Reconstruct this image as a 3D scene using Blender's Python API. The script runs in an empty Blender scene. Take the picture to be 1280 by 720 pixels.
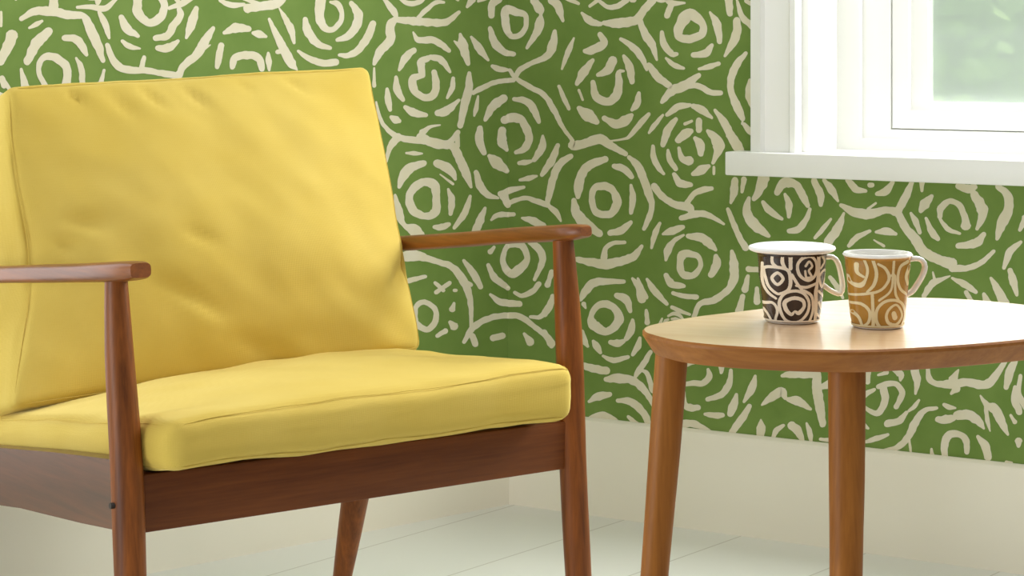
import bpy, bmesh, math, random
from mathutils import Vector, noise, Matrix
random.seed(7)
C = bpy.context.scene.collection

# ------------------------------------------------------------------ camera
F, HZ, CH = 2600.0, 50.0, 0.85          # focal length in px, horizon row, camera height
cam = bpy.data.cameras.new('camera')
co = bpy.data.objects.new('camera', cam); C.objects.link(co)
cam.sensor_width = 36; cam.lens = F / 1280 * 36
cam.shift_y = -(360 - HZ) / 1280
co.location = (0, 0, CH); co.rotation_euler = (math.pi / 2, 0, 0)
cam.clip_start = .05; cam.clip_end = 200
bpy.context.scene.camera = co

def proj(p):
    return 640 + F * p[0] / p[1], HZ + F * (CH - p[2]) / p[1]
def atY(px, py, Y):
    return Vector(((px - 640) / F * Y, Y, CH - (py - HZ) / F * Y))
def atZ(px, py, Z):
    return atY(px, py, (CH - Z) * F / (py - HZ))
class Plane:                                   # vertical plane: origin o, direction d (unit, 2D)
    def __init__(s, o, d): s.o = Vector(o); s.d = Vector(d).normalized(); s.n = Vector((-s.d.y, s.d.x))
    def hit(s, px, py, off=0.0):               # off = along n
        x = (px - 640) / F
        Y = (off + s.o.dot(s.n)) / (x * s.n.x + s.n.y)
        return atY(px, py, Y)
    def tz(s, px, py, off=0.0):
        p = s.hit(px, py, off); return (Vector((p.x, p.y)) - s.o).dot(s.d), p.z
    def pt(s, t, z, off=0.0):
        q = s.o + s.d * t + s.n * off; return Vector((q.x, q.y, z))

# ------------------------------------------------------------------ materials
def srgb(r, g, b):
    f = lambda c: (c / 12.92 if c <= .04045 else ((c + .055) / 1.055) ** 2.4)
    return (f(r / 255), f(g / 255), f(b / 255), 1)
def mat(name):
    m = bpy.data.materials.new(name); m.use_nodes = True
    nt = m.node_tree; b = nt.nodes['Principled BSDF']
    return m, nt, b
def node(nt, t, **kw):
    n = nt.nodes.new(t)
    for k, v in kw.items():
        if k in n.inputs: n.inputs[k].default_value = v
        else: setattr(n, k, v)
    return n
def ramp(nt, src, c0, c1, p0=.3, p1=.7):
    r = nt.nodes.new('ShaderNodeValToRGB')
    r.color_ramp.elements[0].position = p0; r.color_ramp.elements[0].color = c0
    r.color_ramp.elements[1].position = p1; r.color_ramp.elements[1].color = c1
    nt.links.new(src, r.inputs[0]); return r
def simple(name, c0, c1, scale=8, rough=.6, bump=0.0, bscale=200, spec=.5, detail=4):
    m, nt, b = mat(name)
    tc = nt.nodes.new('ShaderNodeTexCoord')
    n = node(nt, 'ShaderNodeTexNoise', Scale=scale, Detail=detail)
    nt.links.new(tc.outputs['Object'], n.inputs['Vector'])
    r = ramp(nt, n.outputs['Fac'], c0, c1)
    nt.links.new(r.outputs[0], b.inputs['Base Color'])
    b.inputs['Roughness'].default_value = rough
    b.inputs['Specular IOR Level'].default_value = spec
    if bump:
        n2 = node(nt, 'ShaderNodeTexNoise', Scale=bscale, Detail=3)
        nt.links.new(tc.outputs['Object'], n2.inputs['Vector'])
        bp = node(nt, 'ShaderNodeBump', Strength=bump, Distance=.001)
        nt.links.new(n2.outputs['Fac'], bp.inputs['Height'])
        nt.links.new(bp.outputs[0], b.inputs['Normal'])
    return m
def wood(name, dark, light, rot=0.0, axis='z', rough=.35, spec=.5, coat=0.0):
    m, nt, b = mat(name)
    tc = nt.nodes.new('ShaderNodeTexCoord')
    m1 = nt.nodes.new('ShaderNodeMapping'); m1.inputs['Rotation'].default_value = (0, 0, rot)
    m2 = nt.nodes.new('ShaderNodeMapping')
    s = {'x': (3, 60, 60), 'y': (60, 3, 60), 'z': (60, 60, 3)}[axis]
    m2.inputs['Scale'].default_value = s
    nt.links.new(tc.outputs['Object'], m1.inputs[0]); nt.links.new(m1.outputs[0], m2.inputs[0])
    n1 = node(nt, 'ShaderNodeTexNoise', Scale=1.0, Detail=6, Roughness=.6, Distortion=.4)
    nt.links.new(m2.outputs[0], n1.inputs['Vector'])
    m3 = nt.nodes.new('ShaderNodeMapping'); m3.inputs['Scale'].default_value = tuple(v * 6 for v in s)
    nt.links.new(m1.outputs[0], m3.inputs[0])
    n2 = node(nt, 'ShaderNodeTexNoise', Scale=1.0, Detail=3)
    nt.links.new(m3.outputs[0], n2.inputs['Vector'])
    mx = node(nt, 'ShaderNodeMath', operation='MULTIPLY_ADD')
    nt.links.new(n2.outputs['Fac'], mx.inputs[0]); mx.inputs[1].default_value = .35
    nt.links.new(n1.outputs['Fac'], mx.inputs[2])
    r = ramp(nt, mx.outputs[0], dark, light, .45, .9)
    nt.links.new(r.outputs[0], b.inputs['Base Color'])
    b.inputs['Roughness'].default_value = rough
    b.inputs['Specular IOR Level'].default_value = spec
    b.inputs['Coat Weight'].default_value = coat
    b.inputs['Coat Roughness'].default_value = .25
    bp = node(nt, 'ShaderNodeBump', Strength=.12, Distance=.0006)
    nt.links.new(mx.outputs[0], bp.inputs['Height']); nt.links.new(bp.outputs[0], b.inputs['Normal'])
    return m
CA = math.radians(37)                           # chair heading
M = {}
M['green'] = simple('green_wallpaper', srgb(108, 136, 62), srgb(120, 146, 72), 14, .75, .05, 500, .25)
M['cream'] = simple('cream_print', srgb(224, 217, 186), srgb(230, 223, 200), 30, .75, 0, 1, .25)
M['white'] = simple('white_gloss_paint', srgb(240, 240, 234), srgb(243, 243, 238), 6, .35, 0, 1, .4)
M['skirt'] = simple('skirting_paint', srgb(236, 229, 208), srgb(240, 234, 215), 3, .45, 0, 1, .4)
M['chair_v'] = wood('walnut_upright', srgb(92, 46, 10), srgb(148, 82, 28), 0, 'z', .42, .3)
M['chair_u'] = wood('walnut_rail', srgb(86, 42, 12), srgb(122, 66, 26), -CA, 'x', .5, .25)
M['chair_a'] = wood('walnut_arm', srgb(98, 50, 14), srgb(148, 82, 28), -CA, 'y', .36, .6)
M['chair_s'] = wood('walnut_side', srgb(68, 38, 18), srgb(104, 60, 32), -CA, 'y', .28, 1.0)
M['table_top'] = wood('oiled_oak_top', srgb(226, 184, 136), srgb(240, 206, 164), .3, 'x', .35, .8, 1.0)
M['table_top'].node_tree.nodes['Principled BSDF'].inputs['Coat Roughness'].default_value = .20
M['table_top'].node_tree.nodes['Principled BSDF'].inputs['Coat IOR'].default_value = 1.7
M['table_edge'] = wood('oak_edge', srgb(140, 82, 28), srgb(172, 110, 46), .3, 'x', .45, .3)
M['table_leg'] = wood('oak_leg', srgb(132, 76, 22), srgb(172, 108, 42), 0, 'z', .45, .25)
M['metal'] = simple('dark_screw_metal', srgb(30, 26, 22), srgb(50, 44, 38), 40, .4)
M['ceramic'] = simple('white_ceramic', srgb(238, 236, 228), srgb(242, 240, 234), 5, .15, 0, 1, .5)
M['lid'] = simple('white_silicone', srgb(240, 240, 238), srgb(246, 246, 244), 5, .4, 0, 1, .4)
M['black'] = simple('dark_brown_glaze', srgb(42, 28, 22), srgb(58, 40, 30), 60, .18)
M['ochre'] = simple('ochre_glaze', srgb(164, 116, 34), srgb(184, 136, 50), 60, .18)
M['motif_cream'] = simple('cream_glaze', srgb(236, 222, 200), srgb(242, 230, 210), 60, .2)
M['motif_pale'] = simple('pale_glaze', srgb(228, 210, 160), srgb(236, 222, 180), 60, .2)
M['bark'] = simple('bark', srgb(120, 110, 90), srgb(160, 150, 125), 20, .8)
M['strap'] = simple('webbing', srgb(60, 42, 30), srgb(80, 58, 42), 50, .8)

def fabric():
    m, nt, b = mat('yellow_linen')
    tc = nt.nodes.new('ShaderNodeTexCoord')
    n = node(nt, 'ShaderNodeTexNoise', Scale=7, Detail=5)
    nt.links.new(tc.outputs['Object'], n.inputs['Vector'])
    r = ramp(nt, n.outputs['Fac'], srgb(203, 174, 77), srgb(209, 182, 90))
    nt.links.new(r.outputs[0], b.inputs['Base Color'])
    b.inputs['Roughness'].default_value = .85
    b.inputs['Specular IOR Level'].default_value = .2
    b.inputs['Sheen Weight'].default_value = .5
    b.inputs['Sheen Roughness'].default_value = .4
    b.inputs['Sheen Tint'].default_value = srgb(250, 235, 160)
    mp = nt.nodes.new('ShaderNodeMapping'); mp.inputs['Rotation'].default_value = (0, 0, -CA)
    nt.links.new(tc.outputs['Object'], mp.inputs[0])
    hs = []
    for d in 'XZ':
        w = node(nt, 'ShaderNodeTexWave', wave_type='BANDS', bands_direction=d, Scale=160.0, Distortion=1.5, Detail=1.0)
        nt.links.new(mp.outputs[0], w.inputs['Vector']); hs.append(w.outputs['Fac'])
    a = node(nt, 'ShaderNodeMath', operation='ADD')
    nt.links.new(hs[0], a.inputs[0]); nt.links.new(hs[1], a.inputs[1])
    n3 = node(nt, 'ShaderNodeTexNoise', Scale=18, Detail=4)
    nt.links.new(tc.outputs['Object'], n3.inputs['Vector'])
    a2 = node(nt, 'ShaderNodeMath', operation='MULTIPLY_ADD'); a2.inputs[1].default_value = 4.0
    nt.links.new(n3.outputs['Fac'], a2.inputs[0]); nt.links.new(a.outputs[0], a2.inputs[2])
    bp = node(nt, 'ShaderNodeBump', Strength=.16, Distance=.0008)
    nt.links.new(a2.outputs[0], bp.inputs['Height']); nt.links.new(bp.outputs[0], b.inputs['Normal'])
    return m
M['fabric'] = fabric()

def floor_mat():
    m, nt, b = mat('painted_floorboards')
    tc = nt.nodes.new('ShaderNodeTexCoord')
    mp = nt.nodes.new('ShaderNodeMapping'); mp.inputs['Rotation'].default_value = (0, 0, math.radians(-52)); mp.inputs['Location'].default_value = (.4, -.077, 0)
    nt.links.new(tc.outputs['Object'], mp.inputs[0])
    br = nt.nodes.new('ShaderNodeTexBrick')
    br.inputs['Scale'].default_value = 1.0
    br.inputs['Brick Width'].default_value = 6.0; br.inputs['Row Height'].default_value = .226
    br.inputs['Mortar Size'].default_value = .0018; br.inputs['Mortar Smooth'].default_value = .3
    br.offset = .37
    br.inputs['Color1'].default_value = srgb(221, 222, 212); br.inputs['Color2'].default_value = srgb(213, 214, 203)
    br.inputs['Mortar'].default_value = srgb(186, 184, 170)
    nt.links.new(mp.outputs[0], br.inputs['Vector'])
    nt.links.new(br.outputs['Color'], b.inputs['Base Color'])
    b.inputs['Roughness'].default_value = .35
    return m
M['floor'] = floor_mat()

def leaf_mat(name, a, b_):
    m, nt, b = mat(name)
    tc = nt.nodes.new('ShaderNodeTexCoord')
    n = node(nt, 'ShaderNodeTexNoise', Scale=5, Detail=3)
    nt.links.new(tc.outputs['Object'], n.inputs['Vector'])
    r = ramp(nt, n.outputs['Fac'], a, b_)
    nt.links.new(r.outputs[0], b.inputs['Base Color'])
    b.inputs['Roughness'].default_value = .5
    tr = nt.nodes.new('ShaderNodeBsdfTranslucent'); nt.links.new(r.outputs[0], tr.inputs[0])
    mx = nt.nodes.new('ShaderNodeMixShader'); mx.inputs[0].default_value = .4
    nt.links.new(b.outputs[0], mx.inputs[1]); nt.links.new(tr.outputs[0], mx.inputs[2])
    nt.links.new(mx.outputs[0], nt.nodes['Material Output'].inputs[0])
    return m
M['leaf'] = leaf_mat('fresh_leaf', srgb(150, 186, 100), srgb(204, 222, 150))
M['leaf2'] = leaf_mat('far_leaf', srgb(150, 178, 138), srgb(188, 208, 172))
def pane_mat():
    m = bpy.data.materials.new('hazy_glass'); m.use_nodes = True; nt = m.node_tree
    for n in list(nt.nodes): nt.nodes.remove(n)
    out = nt.nodes.new('ShaderNodeOutputMaterial')
    tp = nt.nodes.new('ShaderNodeBsdfTransparent'); tp.inputs[0].default_value = (.97, 1, .98, 1)
    tl = nt.nodes.new('ShaderNodeBsdfTranslucent'); tl.inputs[0].default_value = (.86, .92, .88, 1)
    gl = nt.nodes.new('ShaderNodeBsdfGlossy'); gl.inputs['Roughness'].default_value = .05
    m1 = nt.nodes.new('ShaderNodeMixShader'); m1.inputs[0].default_value = .32
    m2 = nt.nodes.new('ShaderNodeMixShader'); m2.inputs[0].default_value = .006
    nt.links.new(tp.outputs[0], m1.inputs[1]); nt.links.new(tl.outputs[0], m1.inputs[2])
    nt.links.new(m1.outputs[0], m2.inputs[1]); nt.links.new(gl.outputs[0], m2.inputs[2])
    nt.links.new(m2.outputs[0], out.inputs[0]); return m
M['pane'] = pane_mat()
def clear_mat():
    m = bpy.data.materials.new('clear_glass'); m.use_nodes = True; nt = m.node_tree
    for n in list(nt.nodes): nt.nodes.remove(n)
    out = nt.nodes.new('ShaderNodeOutputMaterial'); tp = nt.nodes.new('ShaderNodeBsdfTransparent')
    gl = nt.nodes.new('ShaderNodeBsdfGlossy'); gl.inputs['Roughness'].default_value = .03
    mx = nt.nodes.new('ShaderNodeMixShader'); mx.inputs[0].default_value = .06
    nt.links.new(tp.outputs[0], mx.inputs[1]); nt.links.new(gl.outputs[0], mx.inputs[2]); nt.links.new(mx.outputs[0], out.inputs[0]); return m
M['clear'] = clear_mat()

# ------------------------------------------------------------------ object helpers
def empty(name, loc, label, cat, group=None):
    o = bpy.data.objects.new(name, None); C.objects.link(o); o.location = loc
    o['label'] = label; o['category'] = cat
    if group: o['group'] = group
    o.empty_display_size = .05
    return o
def origin(parent):
    v = Vector((0, 0, 0))
    while parent: v += parent.location; parent = parent.parent
    return v
def obj(name, bm, mats, parent=None, smooth=True, structure=False, angle=35, local=None):
    me = bpy.data.meshes.new(name)
    base = origin(parent)
    if parent is None and local is not None: base = Vector(local)
    for v in bm.verts: v.co -= base
    bmesh.ops.recalc_face_normals(bm, faces=bm.faces)
    bm.to_mesh(me); bm.free()
    if not isinstance(mats, (list, tuple)): mats = [mats]
    for m in mats: me.materials.append(M[m])
    if smooth:
        me.polygons.foreach_set('use_smooth', [True] * len(me.polygons))
        try: me.set_sharp_from_angle(angle=math.radians(angle))
        except Exception: pass
    o = bpy.data.objects.new(name, me); C.objects.link(o)
    if parent: o.parent = parent
    elif local is not None: o.location = local
    if structure: o['kind'] = 'structure'
    return o
def prism(bm, pts_a, pts_b, mi=0):              # two matching outlines joined with sides and caps
    A = [bm.verts.new(p) for p in pts_a]; B = [bm.verts.new(p) for p in pts_b]; n = len(A)
    fs = [bm.faces.new(A), bm.faces.new(B[::-1])]
    for i in range(n): fs.append(bm.faces.new((A[i], B[i], B[(i + 1) % n], A[(i + 1) % n])))
    for f in fs: f.material_index = mi
    return fs
def bevel(bm, w, seg=2, edges=None):
    bmesh.ops.bevel(bm, geom=list(edges or bm.edges), offset=w, segments=seg, affect='EDGES', clamp_overlap=True, profile=.6)
def wallbox(bm, P, t0, t1, z0, z1, o0, o1, mi=0):
    a = [P.pt(t0, z0, o0), P.pt(t1, z0, o0), P.pt(t1, z1, o0), P.pt(t0, z1, o0)]
    b = [P.pt(t0, z0, o1), P.pt(t1, z0, o1), P.pt(t1, z1, o1), P.pt(t0, z1, o1)]
    prism(bm, a, b, mi)
def catmull(pts, step):
    out = []; n = len(pts)
    if n < 2: return [tuple(p) for p in pts]
    P = [Vector(p) for p in pts]
    for i in range(n - 1):
        p0 = P[i - 1] if i else P[0] * 2 - P[1]
        p3 = P[i + 2] if i + 2 < n else P[n - 1] * 2 - P[n - 2]
        p1, p2 = P[i], P[i + 1]
        L = (p2 - p1).length; k = max(1, int(L / step))
        for j in range(k):
            t = j / k
            out.append(.5 * ((2 * p1) + (p2 - p0) * t + (2 * p0 - 5 * p1 + 4 * p2 - p3) * t * t + (3 * p1 - p0 - 3 * p2 + p3) * t ** 3))
    out.append(P[-1]); return out
def sweep(bm, path, sec, side, n=20, pw=2.6, step=.02, cap=True):
    """path of points; sec = [(half width, half thickness)] per point; side = width direction; pw = roundness of section"""
    full = [tuple(p) + tuple(s) for p, s in zip(path, sec)]
    class V5(tuple): pass
    # interpolate 5-component tuples
    pts = []
    m = len(full)
    for i in range(m - 1):
        g = lambda k: full[min(max(k, 0), m - 1)]
        p0, p1, p2, p3 = g(i - 1), g(i), g(i + 1), g(i + 2)
        L = (Vector(p2[:3]) - Vector(p1[:3])).length; k = max(1, int(L / step))
        for j in range(k):
            t = j / k
            pts.append([.5 * (2 * b + (c - a) * t + (2 * a - 5 * b + 4 * c - d) * t * t + (3 * b - a - 3 * c + d) * t ** 3) for a, b, c, d in zip(p0, p1, p2, p3)])
    pts.append(list(full[-1]))
    side = Vector(side).normalized(); rings = []
    for i, q in enumerate(pts):
        p = Vector(q[:3]); a = Vector(pts[max(i - 1, 0)][:3]); b = Vector(pts[min(i + 1, len(pts) - 1)][:3])
        t = (b - a).normalized(); s = (side - t * side.dot(t)).normalized(); u = t.cross(s)
        r = []
        for k in range(n):
            an = 2 * math.pi * k / n; c, sn = math.cos(an), math.sin(an)
            x = math.copysign(abs(c) ** (2 / pw), c); y = math.copysign(abs(sn) ** (2 / pw), sn)
            r.append(bm.verts.new(p + s * x * q[3] + u * y * q[4]))
        rings.append(r)
    for a, b in zip(rings, rings[1:]):
        for k in range(n): bm.faces.new((a[k], a[(k + 1) % n], b[(k + 1) % n], b[k]))
    bm.faces.new(rings[0][::-1]); bm.faces.new(rings[-1])
def lathe(bm, prof, center, n=64, closed=True, mi=0):
    rings = []
    for r, z in prof:
        rings.append([bm.verts.new((center[0] + r * math.cos(2 * math.pi * k / n), center[1] + r * math.sin(2 * math.pi * k / n), center[2] + z)) for k in range(n)])
    for a, b in zip(rings, rings[1:]):
        for k in range(n):
            f = bm.faces.new((a[k], a[(k + 1) % n], b[(k + 1) % n], b[k])); f.material_index = mi
    f = bm.faces.new(rings[0][::-1]); f.material_index = mi
    f = bm.faces.new(rings[-1]); f.material_index = mi

def ribbon(bm, pts, mapf, mi, step=2.0, jit=.0):
    """flat brush stroke: pts = [(x, y, width)] in a 2D layout, mapf(x, y) -> 3D point on the surface"""
    if len(pts) == 1:
        x, y, w = pts[0]; pts = [(x - w * .25, y, w * .8), (x + w * .25, y, w * .8)]
    closed = len(pts) > 3 and pts[0][:2] == pts[-1][:2]
    if closed:
        q = [pts[-2]] + list(pts) + [pts[1]]
        s = catmull(q, step)
        # keep the loop only
        a = min(range(len(s)), key=lambda i: (s[i][0] - pts[0][0]) ** 2 + (s[i][1] - pts[0][1]) ** 2 + (0 if i < len(s) / 2 else 1e6))
        b = min(range(len(s)), key=lambda i: (s[i][0] - pts[0][0]) ** 2 + (s[i][1] - pts[0][1]) ** 2 + (0 if i > len(s) / 2 else 1e6))
        s = s[a:b + 1]
    else:
        s = catmull(pts, step)
        # rounded caps
        def cap(p, q):
            d = Vector((p[0] - q[0], p[1] - q[1]))
            if d.length < 1e-6: return []
            d.normalize(); w = p[2]
            return [(p[0] + d.x * w * .28, p[1] + d.y * w * .28, w * .72), (p[0] + d.x * w * .42, p[1] + d.y * w * .42, w * .30)]
        c0 = cap(s[0], s[1]); c1 = cap(s[-1], s[-2])
        s = c0[::-1] + [tuple(v) for v in s] + c1
    L = []; R = []
    n = len(s); seed = random.random() * 100
    for i, p in enumerate(s):
        a = s[max(i - 1, 0)]; b = s[min(i + 1, n - 1)]
        if closed and i in (0, n - 1): a, b = s[-2], s[1]
        d = Vector((b[0] - a[0], b[1] - a[1]))
        if d.length < 1e-9: d = Vector((1, 0))
        d.normalize(); nx, ny = -d.y, d.x; w = max(p[2], .3 * step) * .5
        jl = 1 + jit * noise.noise(Vector((i * .35, seed, 0))); jr = 1 + jit * noise.noise(Vector((i * .35, seed, 5)))
        L.append(bm.verts.new(mapf(p[0] + nx * w * jl, p[1] + ny * w * jl)))
        R.append(bm.verts.new(mapf(p[0] - nx * w * jr, p[1] - ny * w * jr)))
    if closed: L[-1], R[-1] = L[0], R[0]
    for i in range(n - 1):
        try:
            f = bm.faces.new((L[i], L[i + 1], R[i + 1], R[i])); f.material_index = mi
        except ValueError: pass
def parse(txt):
    return [[tuple(float(v) for v in p.split(',')) for p in ln.split(';') if p.strip()] for ln in txt.strip().split('\n') if ln.strip()]

# ------------------------------------------------------------------ room shell
def floorpt(px, py): return atZ(px, py, 0.0)
K = floorpt(635, 627); KR = floorpt(1280, 715); KL = floorpt(400, 672)
WR = Plane((K.x, K.y), (KR.x - K.x, KR.y - K.y))      # n points away from the room
WL = Plane((K.x, K.y), (K.x - KL.x, K.y - KL.y))      # t grows toward the corner; negative t on the wall
assert WR.n.y > 0 and WL.n.y > 0
RT = 3.0; LT = -2.6; WH = 2.5; TH = .24
# window opening on the right wall
t_open, _ = WR.tz(1003, 100)
SZ0, SZ1 = .620, .660                                   # sill bottom / top
WT1 = t_open + 1.25; WZ1 = 1.95

WALLPAPER = []
W2A, W2B = -2.38, -1.22                                  # opening for the added window in the left wall, beyond the frame
def blk(x0, y0, sc, txt):
    for st in parse(txt):
        WALLPAPER.append([(x0 + x / sc, y0 + y / sc, w / sc) for x, y, w in st])
blk(0, 0, 4, """
105,95,24;180,55,40;270,60,45;340,75,42;415,80,35;450,140,48;485,220,50;515,305,22
270,-20,40;265,50,50
145,140,12;180,122,25;210,105,14
245,155,40;180,220,55;135,310,38
320,190,30;375,195,40;410,230,40;432,275,18
225,430,28;193,360,25;205,300,30;255,280,38;310,310,42;335,350,40;330,430,45
380,290,12;405,340,30;412,430,28
105,345,14;125,435,45
520,350,14;500,430,28
60,175,60;35,240,50;0,310,40
10,390,30;20,430,30
495,60,20;525,120,35;545,190,15
535,225,25;560,290,35;595,335,40;660,350,35;740,355,32;830,370,32;890,375,40;915,330,35;980,275,45;1020,210,45;1065,140,22
720,285,20;708,335,30
1000,260,20;1050,225,8
690,-10,45;688,60,45;745,115,40;805,80,42;820,20,35;800,-20,35
605,85,28;635,145,45;690,180,20
610,205,18;645,232,30;700,243,10
775,190,28;835,180,38;865,130,38;900,80,38;895,45,25
785,240,25;840,240,45;890,205,18
980,40,25;960,110,50;930,190,14
1100,0,20;1150,25,30;1220,22,18
1120,165,18;1180,140,50;1245,145,28
1105,225,30;1095,280,35;1085,335,25
1160,335,30;1175,290,35;1230,275,40;1290,290,40;1310,345,30
490,-10,40;488,15,25
880,-10,30;895,15,18
5,60,14;5,130,14
""")
blk(320, 0, 4, """
-45,42,45;30,30,45;100,20,45;135,-5,35
115,40,8;150,100,30;175,150,35;190,215,15
65,95,15;95,160,30;135,240,45;175,315,45;205,350,8
105,260,22;135,255,25
-15,165,20;15,170,38;50,183,15
60,265,15;62,300,32;65,350,15
245,95,25;260,160,45;310,220,35;370,240,22
325,-5,50;315,70,45;335,130,40;375,150,28;420,110,25;428,60,25;405,20,30;370,10,12
475,15,25;510,70,45;500,130,45;460,180,38;405,200,20
210,255,15;260,290,30;330,315,35;400,310,35
585,115,30;560,180,40;510,250,38;460,278,28;415,275,16
640,-5,20;690,60,35;700,85,20
695,95,30;670,130,45;670,200,45;620,255,45;590,320,20
700,98,28;780,105,40;870,112,40;950,110,35;1015,60,18
810,90,20;850,50,25;900,12,22;940,12,12
1055,35,15;1080,-5,40
1175,80,30;1180,20,40;1215,-5,35
785,160,8;810,200,30;880,200,35;930,225,35;965,255,20
790,250,28;745,290,40;715,350,16
830,375,30;825,310,40;860,290,30
870,285,25;925,300,35;970,360,15
835,375,25;785,395,40;790,450,40;835,485,35;880,480,38;900,430,38;890,360,30
985,390,18;980,440,28;955,490,14
700,385,18;705,450,38;735,500,22
655,445,18;660,500,35;670,550,20
675,585,20;700,600,42;715,605,25
745,535,22;790,565,42;850,575,22
905,565,30;950,555,45;1015,500,14
1020,170,14;1035,230,50;1060,320,22
990,205,8;1020,230,30
1075,185,14;1115,240,40;1160,300,16
1170,140,22;1190,210,40;1240,260,35;1290,270,25
1180,330,18;1215,345,30;1275,350,10
1290,400,22;1200,410,25;1130,440,28;1085,465,22
1065,365,20;1065,430,40;1050,490,45;1020,630,30
1110,480,10;1100,540,25;1090,580,10
1240,490,40;1185,530,45;1145,600,20
590,340,10;590,430,20
600,510,10;620,590,18;650,640,22;710,685,30;790,700,35;880,705,35;960,715,30;1010,660,25
830,665,35;870,635,18;920,625,8
1120,640,30;1115,700,45;1140,765,28
1240,600,42;1290,590,42;1330,600,40
1220,650,20;1230,710,45;1255,750,20
""")
blk(640, 0, 4, """
-30,50,45;-30,130,40;-5,180,30;40,175,28;70,130,25;65,75,28;20,60,40;-30,50,45
110,0,40;140,50,45;145,75,18;140,110,45;125,160,38;75,240,16
195,0,35;225,20,45;240,60,35;255,105,16
350,65,15;385,100,38;435,120,28;460,115,10
430,0,15;480,35,25;530,30,28;575,0,30
605,0,30
460,115,25;530,115,50;620,100,45;660,50,40;705,0,40
640,105,30;665,170,40;700,220,40;725,300,12
770,0,15;800,15,30;865,15,10
800,15,35;775,80,30
890,72,62;950,115,40;950,170,38;885,195,42;832,175,42;850,110,55;890,72,62
990,60,10;1025,120,40;1040,210,25
1085,0,40;1090,70,30
1125,0,12;1150,80,28;1200,130,35;1230,150,35
1125,100,35;1125,160,45;1100,220,38;1065,280,15
1170,5,20;1220,30,25
1170,265,20;1120,330,38;1095,400,35;1100,470,32;1130,540,45;1155,595,25
1190,400,18;1185,470,38;1205,545,22;1210,590,30
1160,620,20;1190,655,35;1220,665,40
215,155,20;205,220,45;175,280,35;100,315,25;40,350,28;15,390,22
-10,350,20;15,385,22;80,430,28;160,475,28;210,550,30;250,630,22;290,690,12
310,190,10;285,250,28;250,345,12
440,170,25;460,215,40;400,250,45;365,255,25
545,195,20;610,240,35;650,290,32;675,350,14
685,325,30;730,385,40;790,430,30
405,300,20;360,360,45;325,420,22
505,300,45;480,350,45;430,375,22
560,280,20;590,340,40;600,410,28
560,355,12;535,360,25;535,420,38;520,480,45;475,510,40;420,480,40;405,410,25
235,430,16;260,490,25;285,545,18
335,450,14;355,500,12
335,540,25;380,575,60;425,610,30
460,590,25;520,620,45;570,600,50;600,575,20
635,465,20;625,520,38;600,550,18
750,160,20;760,220,35;800,270,30;825,270,20
1000,225,20;970,265,38;905,275,25
770,290,12;810,325,28;860,342,14
935,345,14;980,335,28;1035,318,22
750,510,22;800,455,45;860,430,50;910,395,35;935,375,25
870,430,25;930,430,30;990,460,30;1045,465,25
685,570,20;640,620,30;590,680,20;560,695,12;490,705,8
755,575,14;710,630,25;685,665,12
775,575,20;830,535,35;890,525,20
905,530,25;950,550,40;1000,590,14
820,595,22;780,650,40;755,725,28
865,620,18;900,605,14
935,600,30;935,650,35
830,700,35;875,665,50;895,655,30
915,690,20;940,720,45;945,770,30
980,655,22;1015,690,45;1035,730,60;1020,780,30;1005,815,18
1015,550,16;1060,610,38;1090,670,42;1130,740,45
10,495,20;70,505,35;110,550,38;135,610,22
-20,590,40;10,585,45;50,600,40;80,660,40;85,700,38;60,745,35;20,762,22
1155,600,10;1150,620,10
""")
blk(480, 160, 4, """
70,45,45;30,95,30;10,170,12
180,45,45;260,80,45;340,90,42;380,160,45;410,230,42;435,295,16
370,25,14;365,90,30
110,125,12;150,127,22;190,128,10
200,175,30;130,200,50;95,240,45;75,295,20
260,175,35;310,195,50;345,230,35;355,255,20
280,232,8;345,280,14
200,270,40;250,285,50;260,340,38;255,420,45;200,440,35;145,410,45;125,350,38;150,300,42;200,270,40
320,305,12;338,360,35;332,430,22
430,340,16;405,420,35;350,500,18
250,495,20;290,495,35;325,480,20
55,335,14;75,430,45;100,485,25;150,510,60;180,540,50
590,10,40;590,70,45;615,110,20
525,140,22;560,170,60;615,215,28
795,40,16;790,100,38;750,160,25
675,175,20;710,172,28;740,165,14
870,85,22;840,160,40;790,235,22
680,260,16;730,250,28;765,240,12
460,220,25;480,290,40;520,335,32;570,350,14
580,330,30;640,310,32;700,295,18
600,340,45;620,385,35
610,380,25;700,350,22;760,365,28;820,385,30
935,140,28;880,180,38;850,240,38;830,320,35;815,385,22
820,385,20;860,420,30;885,465,12
505,400,16;480,460,40;455,520,40
535,460,12;570,435,28;650,432,22
690,450,12;740,462,38;800,490,30
900,0,12;940,60,22;945,90,45;1010,75,45;1080,55,50;1130,85,40;1210,130,25
1110,155,30;1030,185,45;990,230,45;975,290,48;970,345,25
1150,190,25;1200,205,40;1240,245,25
1110,290,42;1150,320,35;1165,380,45;1130,430,40;1060,420,35;1040,350,30;1055,300,35;1110,290,42
1235,285,14;1245,350,35;1235,425,20
950,360,25;965,430,50;1010,480,55;1080,530,35
1235,470,20;1190,510,38;1130,525,30
1100,650,35;1110,600,25;1150,575,22;1205,572,18
530,620,28;550,595,16
130,630,60;200,640,30
""")
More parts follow.
